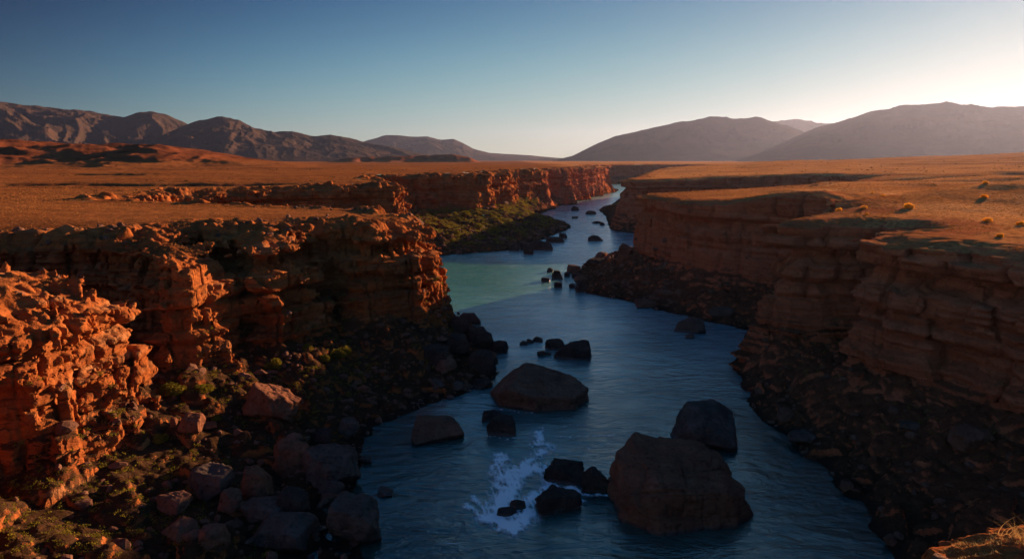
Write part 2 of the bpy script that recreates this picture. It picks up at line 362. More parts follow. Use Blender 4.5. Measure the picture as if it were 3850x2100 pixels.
def water_material():
    m,nt,b,co=new_mat('river_water')
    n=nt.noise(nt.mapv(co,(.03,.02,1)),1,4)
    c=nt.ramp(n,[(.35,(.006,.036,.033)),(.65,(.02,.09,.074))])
    px=nt.new('ShaderNodeSeparateXYZ');nt.ln(co,px.inputs[0])
    sh=nt.new('ShaderNodeVectorMath',operation='SUBTRACT');nt.ln(co,sh.inputs[0]);sh.inputs[1].default_value=(-16,198,0)
    sh2=nt.new('ShaderNodeVectorMath',operation='MULTIPLY');nt.ln(sh.outputs[0],sh2.inputs[0]);sh2.inputs[1].default_value=(1/30.,1/62.,0)
    sh3=nt.new('ShaderNodeVectorMath',operation='LENGTH');nt.ln(sh2.outputs[0],sh3.inputs[0])
    shal=nt.rng(nt.math('ADD',sh3.outputs[1],nt.math('MULTIPLY',nt.math('SUBTRACT',n,.5),1.2)),1.35,.35)
    st=nt.noise(nt.mapv(co,(.10,.55,1)),1,7,.7,1.8)
    zone=nt.math('MULTIPLY',nt.rng(px.outputs[1],170,300),nt.rng(px.outputs[1],900,600))
    c=nt.mix(nt.rng(nt.math('ADD',px.outputs[1],nt.math('MULTIPLY',nt.math('SUBTRACT',n,.5),120)),62,150),c,nt.ramp(n,[(.35,(.12,.26,.29)),(.65,(.17,.35,.37))]))  # mid-river lightened: sky sheen put into the base colour, near water stays dark
    c=nt.mix(nt.math('MULTIPLY',shal,.92),c,(.028,.14,.06))
    thr=nt.math('ADD',nt.math('MULTIPLY',zone,.16),nt.math('SUBTRACT',st,.62))
    c=nt.mix(nt.rng(thr,0,.16,0,.75),c,(.55,.66,.72))
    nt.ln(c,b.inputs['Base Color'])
    b.inputs['IOR'].default_value=1.75;b.inputs['Specular IOR Level'].default_value=.6
    b.inputs['Roughness'].default_value=.17
    w1=nt.noise(nt.mapv(co,(.55,.95,1)),1,5,.6,.6)
    w2=nt.noise(nt.mapv(co,(.10,.22,1)),1,4,.55,1.2)
    w3=nt.noise(nt.mapv(co,(2.2,4.2,1)),1,3,.6)
    cal=nt.noise(co,.035,3)
    h=nt.math('ADD',nt.math('MULTIPLY',w1,nt.rng(cal,.35,.65,.25,.8)),nt.math('ADD',nt.math('MULTIPLY',w2,1.2),nt.math('MULTIPLY',w3,.08)))
    bp=nt.new('ShaderNodeBump');bp.inputs['Strength'].default_value=1.;bp.inputs['Distance'].default_value=.38
    nt.ln(h,bp.inputs['Height']);nt.ln(bp.outputs[0],b.inputs['Normal'])
    return m
M_water=water_material()
def foam_material():
    m,nt,b,co=new_mat('white_foam')
    a=nt.new('ShaderNodeAttribute',attribute_name='foam')
    n=nt.noise(nt.mapv(co,(1.,.45,1)),2.6,8,.7,2.2)
    al=nt.math('MULTIPLY',nt.rng(nt.math('ADD',nt.math('MULTIPLY',a.outputs['Fac'],1.15),nt.math('MULTIPLY',nt.math('SUBTRACT',n,.5),.75)),.0,1.05),1.)
    nt.ln(al,b.inputs['Alpha']);b.inputs['Base Color'].default_value=(.88,.92,.95,1);b.inputs['Roughness'].default_value=.6
    return m
M_foam=foam_material()
def leaf_material(name,cols,transl=.3):
    m,nt,b,co=new_mat(name)
    g=nt.new('ShaderNodeNewGeometry')
    c=nt.ramp(nt.noise(co,1.1,3),[(.3,cols[0]),(.5,cols[1]),(.7,cols[2])])
    c=nt.mix(nt.math('MULTIPLY',g.outputs['Random Per Island'],.5),c,cols[2])
    nt.ln(c,b.inputs['Base Color']);b.inputs['Roughness'].default_value=.8
    tr=nt.new('ShaderNodeBsdfTranslucent');nt.ln(c,tr.inputs['Color'])
    mx=nt.new('ShaderNodeMixShader');mx.inputs[0].default_value=transl
    out=nt.n['Material Output'];nt.ln(b.outputs[0],mx.inputs[1]);nt.ln(tr.outputs[0],mx.inputs[2]);nt.ln(mx.outputs[0],out.inputs['Surface'])
    return m
M_shrub=leaf_material('green_scrub',[(.06,.07,.010),(.14,.13,.018),(.26,.20,.03)])
M_gold=leaf_material('golden_bush',[(.85,.36,.02),(.92,.42,.03),(.95,.52,.06)],.4)
M_dry=leaf_material('dry_grass_blades',[(.22,.085,.026),(.34,.14,.045),(.44,.20,.07)],.25)
M_twig=new_mat('twig_bark')[0];M_twig.node_tree.nodes['Principled BSDF'].inputs['Base Color'].default_value=(.09,.055,.03,1)
# ------------------------------------------------------------------ canyon tiles
def fields2d(X,Y):
    dl=sdist(X,Y,LRIM,LLAND);dr=sdist(X,Y,RRIM,RLAND)
    ls=sdist(X,Y,LSH,LSLAND);rs=sdist(X,Y,RSH,RSLAND)
    return dl,dr,ls,rs
def tile(x0,x1,y0,y1,h,z0=-1.6,z1=30.,detail=1.):
    xs=np.arange(x0,x1+h*.5,h,dtype=F32);ys=np.arange(y0,y1+h*1.5,h,dtype=F32);zs=np.arange(z0,z1,h,dtype=F32)
    X,Y=np.meshgrid(xs,ys,indexing='ij')
    dl,dr,ls,rs=fields2d(X,Y)
    top=top_height(X,Y,dl,dr)
    tal=talus_height(X,Y,dl,ls,dr,rs)
    left=ls>rs
    rw=np.where(left,0.,1.).astype(F32)
    d=np.where(dl>dr,dl,dr)
    # vertical buttresses and alcoves
    fl=fbm(X,Y,0,13,3,ridge=True,seed=31)*2.6*(1-.45*rw)+fbm(X,Y,0,30,2,seed=32)*1.5
    fl2=fbm(X,Y,0,6,2,ridge=True,seed=33)
    fis=np.exp(-(fbm(X,Y,0,8,3,seed=38)/.035)**2)*1.5+np.exp(-(fbm(X,Y,0,3.6,2,seed=39)/.04)**2)*.7
    w2=(.8*fbm(X,Y,0,24,2,seed=34)).astype(F32)
    dro=0;jag=np.abs(fbm(X,Y,0,3.2,3,.6,seed=35))*ss(-d,-9,0)*(2.-1.2*rw)+np.clip(fbm(X,Y,0,7,2,seed=36)+.1,0,1)*2.6*ss(-d,-10,-2)*(1-rw)
    wk=[worley(X+.8*fbm(X,Y,0,3,2,seed=37),Y,L_,sd) for L_,sd in ((4.2,6),(2.,7))]
    jag=jag-(1-rw)*ss(-d,-10.3,-5)*(1.1*np.clip(wk[0][2]+.2,0,1)*np.clip((wk[0][1]-wk[0][0])*4,0,1)+.55*np.clip(wk[1][2]+.1,0,1)*np.clip((wk[1][1]-wk[1][0])*4,0,1))
    topj=top-jag
    D=np.empty((len(xs),len(ys),len(zs)),F32)
    ok=d<13.
    for k,z in enumerate(zs):
        low=np.clip((22-z)/16,0,1.3)
        dd=d+fl*(.35+.9*low)*np.where(d>-14,1,0)+fl2*low*.9*(1-.4*rw)-fis*(1-.35*rw)
        c=dd+wall_offset(z+w2,rw)
        ft=topj-z
        m=ok&(np.abs(c)<4.2)&(ft>-.8)
        W=np.clip(c,-4,6)
        if m.any():
            W=W.copy();W[m]=rock_field(X[m],Y[m],np.full(m.sum(),z,F32),dd[m],w2[m],rw[m])
        a=np.minimum(W,ft*.9)
        hmix=np.clip(.5+.5*(ft*.9-W)/.5,0,1)
        a=ft*.9*(1-hmix)+W*hmix-.5*hmix*(1-hmix)
        D[:,:,k]=np.maximum(a,(tal-z)*.8)
    P,Q=surface_nets(D,(x0,y0,z0),h)
    # drop deep river bed and the flat interior of the plateau
    ci=np.clip(((P[:,0]-x0)/h).round().astype(int),0,len(xs)-1);cj=np.clip(((P[:,1]-y0)/h).round().astype(int),0,len(ys)-1)
    bad=(d[ci,cj]>10.6)|(P[:,2]<-1.1)
    Q=Q[~bad[Q].any(1)]
    P,Q=compact(P,Q)
    return P,Q
import os
QUICK=False
parts=[]
off=0
for a in ((-84,80,6,150,.215),(-124,166,149.6,335,.46),(-64,240,334,702,.95),(20,806,700,1262,2.0)):
    P,Q=tile(*a)
    parts.append((P,Q+off));off+=len(P)
    print('tile',a,len(Q),round(time.time()-T0,1))
P=np.concatenate([p for p,_ in parts]);Q=np.concatenate([q for _,q in parts])
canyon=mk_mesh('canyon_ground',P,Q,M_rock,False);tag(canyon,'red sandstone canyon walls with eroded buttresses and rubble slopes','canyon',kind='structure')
# ------------------------------------------------------------------ plateau (one sheet to the horizon)
def plateau():
    az=np.radians(np.concatenate([np.arange(-80,-42,.5),np.arange(-42,42,.1),np.arange(42,80.1,.5)])).astype(F32)
    r=np.exp(np.arange(math.log(14),math.log(15000),.0085)).astype(F32)
    A,R=np.meshgrid(az,r,indexing='ij')
    X=R*np.sin(A);Y=R*np.cos(A)
    dl=sdist(X,Y,LRIM,LLAND);dr=sdist(X,Y,RRIM,RLAND);d=np.maximum(dl,dr)
    Z=top_height(X,Y,dl,dr)-.07*ss(-d,-12,-10.8)
    n=len(r);i,j=np.meshgrid(np.arange(len(az)-1),np.arange(n-1),indexing='ij')
    q=np.stack([i*n+j,(i+1)*n+j,(i+1)*n+j+1,i*n+j+1],-1).reshape(-1,4)[:,::-1]
    q=q[(d.ravel()[q]>9.3).all(1)]
    P,q=compact(np.stack([X,Y,Z],-1).reshape(-1,3),q)
    return P,q
P,Q=plateau()
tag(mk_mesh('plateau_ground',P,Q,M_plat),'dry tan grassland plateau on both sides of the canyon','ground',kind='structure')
print('plateau',round(time.time()-T0,1))
# ------------------------------------------------------------------ river
def river():
    r=np.concatenate([np.arange(14,150,.5),np.exp(np.arange(math.log(150),math.log(1500),.006))]).astype(F32)
    az=np.radians(np.arange(-75,75.1,.4)).astype(F32)
    A,R=np.meshgrid(az,r,indexing='ij');X=R*np.sin(A);Y=R*np.cos(A)
    Z=(fbm(X,Y,0,7,3,seed=41)*.05+fbm(X,Y*1.6,0,2.4,2,seed=42)*.02)*ss(-R,-400,-100)
    n=len(r);i,j=np.meshgrid(np.arange(len(az)-1),np.arange(n-1),indexing='ij')
    q=np.stack([i*n+j,(i+1)*n+j,(i+1)*n+j+1,i*n+j+1],-1).reshape(-1,4)[:,::-1]
    P=np.stack([X,Y,Z],-1).reshape(-1,3)
    dl=sdist(X,Y,LRIM,LLAND);dr=sdist(X,Y,RRIM,RLAND);d=np.maximum(dl,dr).ravel()
    q=q[(d[q]<2).any(1)]
    return compact(P,q)
P,Q=river()
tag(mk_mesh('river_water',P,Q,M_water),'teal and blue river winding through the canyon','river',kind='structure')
# ------------------------------------------------------------------ camera helper numbers (used once to read positions off the photograph)
FPX=682.67;PIT=math.radians(9.9);HC=34.
def at(Xp,Yp,z):
    u=(Xp-1288)*.39752;v=(Yp-702.5)*.39752
    dy=FPX*math.cos(PIT)-v*math.sin(PIT);dz=-FPX*math.sin(PIT)-v*math.cos(PIT)
    t=(z-HC)/dz
    return u*t,dy*t
def ray(Xp,Yp):
    u=(Xp-1288)*.39752;v=(Yp-702.5)*.39752
    return np.array([u,FPX*math.cos(PIT)-v*math.sin(PIT),-FPX*math.sin(PIT)-v*math.cos(PIT)])
# ------------------------------------------------------------------ foam
def foam():
    h=.09;xs=np.arange(-14,20,h,dtype=F32);ys=np.arange(55,97,h,dtype=F32)
    X,Y=np.meshgrid(xs,ys,indexing='ij')
    wx=X+.75*fbm(X,Y,0,2.0,4,.6,seed=51);wy=Y+1.1*fbm(X,Y,0,2.0,4,.6,seed=52)
    f=np.zeros(X.shape,F32)
    def pt(p):
        x,y=at(p[0],p[1],0);return x,y
    strokes=[([(1360,1085),(1352,1120),(1385,1125),(1330,1160),(1290,1195),(1265,1240),(1250,1285)],.6,.75),
      ([(1262,1150),(1258,1200),(1268,1250),(1240,1290),(1225,1310)],.75,.85),
      ([(1375,1185),(1330,1175),(1290,1195),(1272,1240),(1262,1275),(1250,1300)],.75,1.25),
      ([(1375,1185),(1385,1220),(1365,1245),(1330,1262),(1300,1275)],.6,.9),
      ([(1330,1268),(1290,1290),(1262,1300),(1250,1312),(1285,1326),(1315,1312),(1330,1296)],.7,1.3),
      ([(1168,1268),(1200,1292),(1240,1308),(1285,1328),(1320,1310)],.28,1.0),
      ([(1190,1245),(1215,1280),(1245,1300)],.22,.7),
      ([(1330,1262),(1370,1240),(1400,1232),(1440,1225),(1470,1236)],.25,.8),
      ([(1385,1222),(1430,1224),(1475,1243),(1530,1246)],.22,.75),([(1560,1240),(1575,1290),(1640,1330)],.3,.45),([(1255,1030),(1330,1040),(1420,1020),(1478,1000)],.3,.35),([(1338,1285),(1390,1288),(1440,1275),(1470,1258)],.2,.6),([(1400,1100),(1450,1096),(1500,1100),(1550,1092)],.16,.4),([(1390,1078),(1440,1066),(1490,1072)],.14,.33),([(1430,1120),(1480,1128),(1540,1118)],.16,.33),([(1225,1098),(1262,1104),(1300,1098)],.2,.35),
      ([(1245,1225),(1230,1260),(1215,1290)],.4,.6)]
    for pl,w,s in strokes:
        q=[pt(p) for p in pl];dd=np.full(X.shape,1e9,F32)
        for (ax,ay),(bx,by) in zip(q[:-1],q[1:]):
            vx,vy=bx-ax,by-ay;t=np.clip(((wx-ax)*vx+(wy-ay)*vy)/(vx*vx+vy*vy),0,1)
            dd=np.minimum(dd,(wx-ax-t*vx)**2+(wy-ay-t*vy)**2)
        f=np.maximum(f,s*1.1*np.exp(-(dd/(w*w))**.8*.5))
    # streak texture dragged along the current
    f=f*(.75+.6*fbm(X*2.2+Y*.4,Y*.8,0,1.1,3,.6,ridge=True,seed=53))
    Z=.075+.09*np.clip(f,0,1)+.03*fbm(X,Y,0,1,2,seed=54)*np.clip(f,0,1)
    n=len(ys);i,j=np.meshgrid(np.arange(len(xs)-1),np.arange(n-1),indexing='ij')
    q=np.stack([i*n+j,(i+1)*n+j,(i+1)*n+j+1,i*n+j+1],-1).reshape(-1,4)
    fr=f.ravel();q=q[(fr[q]>.04).any(1)]
    P,q,A=compact(np.stack([X,Y,Z],-1).reshape(-1,3),q,{'foam':np.clip(fr,0,1)})
    return mk_mesh('river_foam',P,q,M_foam,attrs=A)
tag(foam(),'white foam swirling round the small midstream rocks','foam',kind='stuff')
# ------------------------------------------------------------------ boulders
def ico(sub):
    bm=__import__('bmesh').new();__import__('bmesh').ops.create_icosphere(bm,subdivisions=sub,radius=1)
    v=np.array([p.co[:] for p in bm.verts],F32);f=np.array([[q.index for q in p.verts] for p in bm.faces]);bm.free();return v,f
ICO={s:ico(s) for s in (4,5,6,7)}
def boulder_mesh(seed,sx,sy,sz,rot,sub=5,facets=9,flat=.0,rough=.1,planes=None):
    r=np.random.default_rng(seed);v,f=ICO[sub];v=v.copy()
    n=v/np.linalg.norm(v,axis=1)[:,None]
    rad=np.full(len(v),1.25,F32)
    N=r.normal(size=(facets,3));N/=np.linalg.norm(N,axis=1)[:,None]
    N=np.vstack([N,[[0.12,-.1,1]],[[1,.1,.15]],[[-1,.2,.1]],[[.1,1,.2]],[[0,-1,.25]]]);N/=np.linalg.norm(N,axis=1)[:,None]
    D=r.uniform(.68,.98,len(N));D[facets]=.82-flat
    if planes:
        N=np.array([p[:3] for p in planes],float);N/=np.linalg.norm(N,axis=1)[:,None];D=np.array([p[3] for p in planes])
    k=55.
    acc=np.exp(-k*rad)
    for nn,dd in zip(N,D):
        c=n@nn;t=np.where(c>.05,dd/np.maximum(c,.05),9.)
        acc=acc+np.exp(-k*np.minimum(t,5.))
    rad=-np.log(acc)/k
    P=n*rad[:,None]
    s=seed%97
    m=min(sx,sy,sz)
    P=P*np.array([sx,sy,sz],F32)
    q=P/max(m,.3)
    dsp=rough*m*(fbm(q[:,0]+s,q[:,1],q[:,2],1.1,4,.55,ridge=True,seed=1)*.9+.5*fbm(q[:,0]+s,q[:,1],q[:,2]*2.5,.5,3,seed=2))
    for L_,a_,kk in ((.75,.055,3.),(.34,.028,9.)):
        g=q/L_+.35*np.stack([fbm(q[:,0]+s,q[:,1],q[:,2],.8,2,seed=kk+i_) for i_ in range(3)],1);gi=np.floor(g);gf=g-gi;gi=gi.astype(np.int32)
        be=np.minimum(gf,1-gf).min(1)
        dsp=dsp+rough*8*m*(a_*TAB[(gi[:,0]+s)&63,gi[:,1]&63,gi[:,2]&63]-a_*.8*np.exp(-(be/.07)**2))
    P=P+n*dsp[:,None]
    ca,sa=math.cos(rot),math.sin(rot)
    P=np.stack([P[:,0]*ca-P[:,1]*sa,P[:,0]*sa+P[:,1]*ca,P[:,2]],1)
    return P.astype(F32),f
from mathutils.bvhtree import BVHTree
import mathutils
_me=canyon.data
dg=bpy.context.evaluated_depsgraph_get()
_dgo=canyon
def ground_z(x,y):
    hit,loc,nor,i=_dgo.ray_cast(mathutils.Vector((x,y,19.)),mathutils.Vector((0,0,-1)))
    return loc.z if hit else -.4
def cast(Xp,Yp):
    d=ray(Xp,Yp);d/=np.linalg.norm(d)
    hit,loc,nor,i=_dgo.ray_cast(mathutils.Vector((0,0,HC)),mathutils.Vector(d.tolist()))
    x,y=at(Xp,Yp,0)
    if hit and loc.z>-.05 : return (loc.x,loc.y,loc.z)
    return (x,y,-.05)
NB=0
def boulder(X0,X1,Y0,Y1,mat,label,group=None,inriver=True,depth=.9,rot=None,flat=0.,facets=9,rough=.1,sink=.25,tilt=0.,cat='boulder',name='boulder',planes=None):
    """X0..X1, Y0..Y1: where the rock stands in the photograph (base at Y1); gives its place and true size"""
    global NB;NB+=1
    Xc=(X0+X1)/2
    if inriver:
        fx,fy=at(Xc,Y1,0);gz=0.
    else: fx,fy,gz=cast(Xc,Y1-(Y1-Y0)*.2)
    dist=fy
    w=(X1-X0)*.39752/FPX*math.hypot(dist,HC-gz)*.5*1.0
    # height from the vertical extent seen at the view's dip
    dip=math.atan2(HC-gz,dist)
    ext=(Y1-Y0)*.39752/FPX*math.hypot(dist,HC-gz)/math.cos(dip-PIT*.5)
    sy=w*depth
    hz=max((ext-2*sy*math.sin(dip)*.8)/math.cos(dip),w*.42)
    sink=.6 if (inriver and w>1.2) else sink
    sz=hz*(1+sink)/1.75
    sub=7 if w>4.5 else (6 if w>1.8 else (5 if w>.7 else 4))
    P,f=boulder_mesh(100+NB*7,w*1.12,sy*1.12,sz,rot if rot is not None else (NB*1.7)%.7-.35,sub,facets,flat,rough,planes)
    ob=mk_mesh(name,P,f,mat)
    ob.location=(fx,fy+sy*.85,gz+hz-sz*.86)
    ob.rotation_euler=(0,tilt,0)
    tag(ob,label,cat,group);return ob
G1='boulders standing in the river'
B=boulder
BIG=[(.10,-.22,1,.60),(-.5,-.35,1,.80),(.75,-.2,1,.80),(-1,-.15,.12,.90),(-.6,-1,.10,.98),(.25,-1,.25,.80),(1,-.75,.2,1.0),(1,.2,.25,.93),(0,1,.2,.9),(.8,1,.3,.98),(-.9,1,.2,.98),(0,0,-1,.9)]
WEDGE=[(.30,-.28,1,.52),(-.75,.1,.55,.80),(-1,-.25,-.1,.92),(.25,-1,.05,.80),(.8,-.45,.1,.86),(.3,1,.2,.80),(1,.55,.2,.88),(0,0,-1,.9),(-.55,-1,-.2,.82)]
B(1250,1478,912,1035,M_brown,'big wedge-shaped flat-topped brown boulder in mid river',G1,depth=.85,rot=0.,rough=.07,planes=WEDGE)
B(1580,1880,1116,1329,M_red,'largest reddish brown boulder, broad and blocky, lower right of the river',G1,depth=.95,rot=-.08,rough=.10,planes=BIG)
B(1712,1880,1003,1125,M_grey,'long smooth greyish boulder just behind the largest reddish one',G1,depth=1.15,rot=-.35,rough=.07)
B(1025,1155,1045,1112,M_brown,'low oval brown boulder alone in dark water near the left bank',G1,depth=.75,rough=.06,rot=.25)
B(1385,1480,1152,1217,M_dark,'dark peaked boulder beside the foam, left of its lower neighbour',G1)
B(1462,1530,1178,1242,M_dark,'dark round boulder between the peaked one and the largest boulder',G1)
B(1340,1468,1226,1285,M_dark,'low elongated dark rock lying across the right edge of the foam',G1,depth=.6,rot=.35)
B(1284,1326,1258,1284,M_dark,'small black rounded rock poking up through the white foam',G1)
B(1250,1300,1278,1300,M_dark,'thin black rock awash at the front of the foam',G1,depth=.6)
B(1225,1303,1043,1097,M_dark,'round dark boulder in front of the big wedge-shaped one',G1,rough=.06)
B(1209,1262,1027,1060,M_dark,'smaller low dark rock touching the round one near the wedge boulder',G1)
B(1408,1496,853,905,M_dark,'smooth dark domed boulder behind the wedge-shaped boulder',G1,rough=.06)
B(1372,1422,850,880,M_dark,'low dark rock joined to the left of the domed boulder',G1)
B(1228,1280,855,890,M_dark,'squarish dark rock off the rubble point of the left bank',G1)
B(1153,1208,785,815,M_dark,'lone dark oval rock at the edge of the green water patch',G1,rough=.05)
B(1705,1788,797,838,M_grey,'pale grey slab boulder in dark water below the right talus',G1,depth=.6,rot=-.4)
B(1725,1750,838,852,M_grey,'small pale rock in front of the pale grey slab boulder',G1)
for X0,X1,Y0,Y1,t in ((1307,1328,856,868,'tiny dark rock left of the domed boulder, leftmost of its row'),(1342,1366,846,860,'tiny dark rock in the row left of the domed boulder, rightmost'),(1325,1342,852,864,'tiny dark rock in the middle of the row left of the domed boulder'),
    (1350,1372,880,895,'small dark rock just in front of the row left of the domed boulder'),(1370,1388,884,894,'flat dark rock right beside the small one before the row')):
    B(X0,X1,Y0,Y1,M_dark,t,'small rocks near the domed boulder',name='rock',cat='rock')
G2='stones off the right talus point'
for X0,X1,Y0,Y1,t in ((1424,1458,665,687,'peaked reddish stone off the talus point'),(1377,1393,672,684,'small dark stone farthest upstream left off the talus point'),(1388,1417,678,702,'roundest and largest dark stone of the loose scatter off the talus point'),
    (1420,1434,684,696,'small dark stone right of the roundest one off the talus point'),(1363,1383,696,709,'leftmost flat dark stone of the scatter off the talus point'),(1395,1417,708,724,'dark stone in front of the roundest one off the talus point'),
    (1432,1447,712,725,'small dark stone near the bank, in front of the scatter'),(1448,1476,705,735,'large dark stone touching the tip of the talus point'),(1440,1456,690,700,'thin dark stone between the scatter and the talus tip'),(1475,1495,722,734,'low wet stone just downstream of the talus tip'),(1482,1530,651,668,'flat dark rock at the upstream foot of the talus point'),(1555,1590,640,662,'upright reddish block on top of the talus point'),(1560,1592,620,655,'pointed rock rising against the water on the talus point')):
    B(X0,X1,Y0,Y1,M_red if 'reddish' in t or 'pointed' in t else M_dark,t,G2,name='rock',cat='rock',inriver=Y1<738 and X1<1500)
G3='rocks across the narrows'
for X0,X1,Y0,Y1,t in ((1336,1390,605,630,'largest block of the dark rock bar across the narrows'),(1308,1342,612,630,'dark rock at the left end of the rock bar across the narrows'),(1318,1345,624,640,'dark rock nearest the camera in the rock bar'),(1375,1425,595,610,'long dark rock at the right end of the rock bar'),(1408,1428,587,600,'small peaked rock on top of the rock bar'),
    (1482,1518,592,606,'lone oval dark rock in midstream beyond the rock bar'),(1490,1514,556,562,'thin dark rock far up the bright channel'),(1474,1502,530,539,'low dark rock near the far right spit'),(1436,1455,518,530,'small round rock beside the far left green slope'),(1440,1455,543,549,'tiny rock low in the bright far channel'),(1508,1520,558,566,'tiny rock next to the dark right bank spit'),
    (1280,1310,615,631,'dark rock at the foot of the sunlit rubble bank'),(1240,1262,615,628,'rounded rock near the sunlit rubble bank waterline')):
    B(X0,X1,Y0,Y1,M_dark,t,G3,name='rock',cat='rock',depth=.7)
G4='boulders on the left rubble slope'
for X0,X1,Y0,Y1,mt,t,kw in (
    (612,732,985,1080,M_red,'large tilted wedge boulder, half sunlit, on the left rubble slope',dict(depth=.8,facets=5,tilt=.35,flat=.1)),
    (445,502,1043,1092,M_red,'sunlit angular boulder left of the large tilted wedge',{}),
    (500,538,1065,1085,M_red,'small flat sunlit stone between angular boulder and tilted wedge',{}),
    (425,445,1055,1082,M_red,'small sunlit stone leaning left of the angular boulder',{}),
    (675,765,1128,1215,M_red,'reddish boulder with blocky shape left of the big grey pair',{}),
    (755,884,1150,1250,M_grey,'broad grey boulder above the pale oval one at the shore',{}),
    (795,862,1207,1255,M_grey,'pale oval boulder at the water edge below the broad grey one',dict(rough=.05)),
    (480,568,1188,1262,M_grey,'layered brown-grey boulder with a cracked face in the shade',dict(facets=6)),
    (598,672,1196,1275,M_red,'upright reddish boulder right of the cracked layered one',{}),
    (548,598,1245,1296,M_brown,'small rounded brown boulder below the cracked layered one',{}),
    (595,700,1265,1335,M_grey,'long grey boulder above the big pale bottom boulder',{}),
    (700,770,1240,1295,M_dark,'dark rounded boulder between the reddish boulder and the long grey one',{}),
    (635,772,1310,1400,M_grey,'big pale grey boulder at the bottom edge of the rubble slope',dict(rough=.07)),
    (822,945,1283,1390,M_grey,'wide rough grey boulder half in the water at bottom left',{}),
    (390,465,1250,1300,M_brown,'flat brown slab in deep shade at the lower left',{}),
    (715,770,1120,1150,M_brown,'tilted brown slab resting above the reddish blocky boulder',{}),
    (845,900,1060,1100,M_grey,'pale rock on the shore opposite the low oval river boulder',{}),
    (410,480,1320,1370,M_brown,'brown boulder at the bottom left in near darkness',{}),
    (500,560,1340,1395,M_brown,'dim rounded boulder left of the big pale bottom one',{}),
    (945,985,1228,1252,M_grey,'small pale stone alone in the dark water off the left shore',{}),
    (905,935,1150,1170,M_grey,'small grey stone barely showing off the left shore',{}),
    (775,830,1085,1125,M_dark,'dark boulder on the slope above the broad grey one',{})):
    B(X0,X1,Y0,Y1,mt,t,G4,inriver=False,**kw)
G5='rocks heaped on the left point'
for X0,X1,Y0,Y1,t in ((1130,1180,800,840,'uppermost dark block on the left rubble point'),(1170,1240,835,895,'large dark block at the nose of the left rubble point'),(1180,1245,890,950,'rounded dark block at the waterline of the left rubble point'),(1120,1180,850,905,'dark block in the middle of the left rubble point'),(1060,1130,880,940,'rounded block on the inner side of the left rubble point'),(1190,1240,955,985,'low stone under the left rubble point beside the wedge boulder'),(1080,1120,960,990,'pale stone at the foot of the left rubble point'),(1130,1165,962,985,'small pale stone right of the other at the foot of the point')):
    B(X0,X1,Y0,Y1,M_dark if 'pale' not in t else M_grey,t,G5,inriver=False)
G6='rocks on the right bank'
for X0,X1,Y0,Y1,t in ((2000,2060,1085,1125,'pale rock at the waterline under the near right cliff'),(2270,2320,1060,1090,'grey slab lying on the dark right slope'),(1960,1995,1030,1062,'small rock at the foot of the near right cliff'),(2120,2150,1215,1240,'small stone on the right gravel shore'),(2230,2262,1350,1375,'stone low on the right gravel shore near the frame edge'),(2420,2500,1080,1140,'dim large boulder high on the dark right slope'),(1790,1850,775,805,'pale rock at the foot of the long right talus'),(1600,1650,755,780,'brown rock at the edge of the long right talus')):
    B(X0,X1,Y0,Y1,M_grey if 'pale' in t or 'grey' in t else M_brown,t,G6,inriver=False)
print('boulders',NB,round(time.time()-T0,1))
# ------------------------------------------------------------------ foreground rock
def foreground():
    h=.055;x0,y0,z0=8.6,9.,21.5
    xs=np.arange(x0,21,h,dtype=F32);ys=np.arange(y0,17.2,h,dtype=F32);zs=np.arange(z0,25.9,h,dtype=F32)
    X,Y=np.meshgrid(xs,ys,indexing='ij')
    n0=fbm(X,Y,0,2.2,4,seed=61)
    edge=np.minimum(X-10.35+.10*(Y-14)+.35*n0,(15.35+.12*(X-11)-Y+.45*fbm(X,Y,0,1.3,3,seed=62)))
    top=25.02+.05*(X-11)+.30*fbm(X,Y,0,1.6,4,seed=63)-.25*(Y-13)*.3+.12*fbm(X*.6+Y,Y*2,0,.5,3,ridge=True,seed=64)
    D=np.empty((len(xs),len(ys),len(zs)),F32)
    for k,z in enumerate(zs):
        li=np.floor((z+.12*n0)/.62);fz=(z+.12*n0)/.62-li
        e=edge+.22*hsh(li,li*0,4)-.18*(np.clip(1-np.minimum(fz,1-fz)/.15,0,1))+(25-z)*.10
        e=e+.16*fbm(X,Y,np.full_like(X,z),.7,3,.6,ridge=True,seed=65)
        D[:,:,k]=np.minimum(e,top-z)
    P,Q=surface_nets(D,(x0,y0,z0),h)
    return P,Q,lambda x,y:top[np.clip(((x-x0)/h).astype(int),0,len(xs)-1),np.clip(((y-y0)/h).astype(int),0,len(ys)-1)],lambda x,y:edge[np.clip(((x-x0)/h).astype(int),0,len(xs)-1),np.clip(((y-y0)/h).astype(int),0,len(ys)-1)]
P,Q,ftop,fedge=foreground()
tag(mk_mesh('rock_outcrop',P,Q,M_fore),'sunlit layered rock ledge with dry grass in the near right corner','rock')
P,f=boulder_mesh(5,.22,.2,.16,.3,4);o=mk_mesh('rock',P,f,M_red);o.location=(9.98,14.6,24.75);tag(o,'small sunlit loose stone at the left tip of the near grassy ledge','rock')
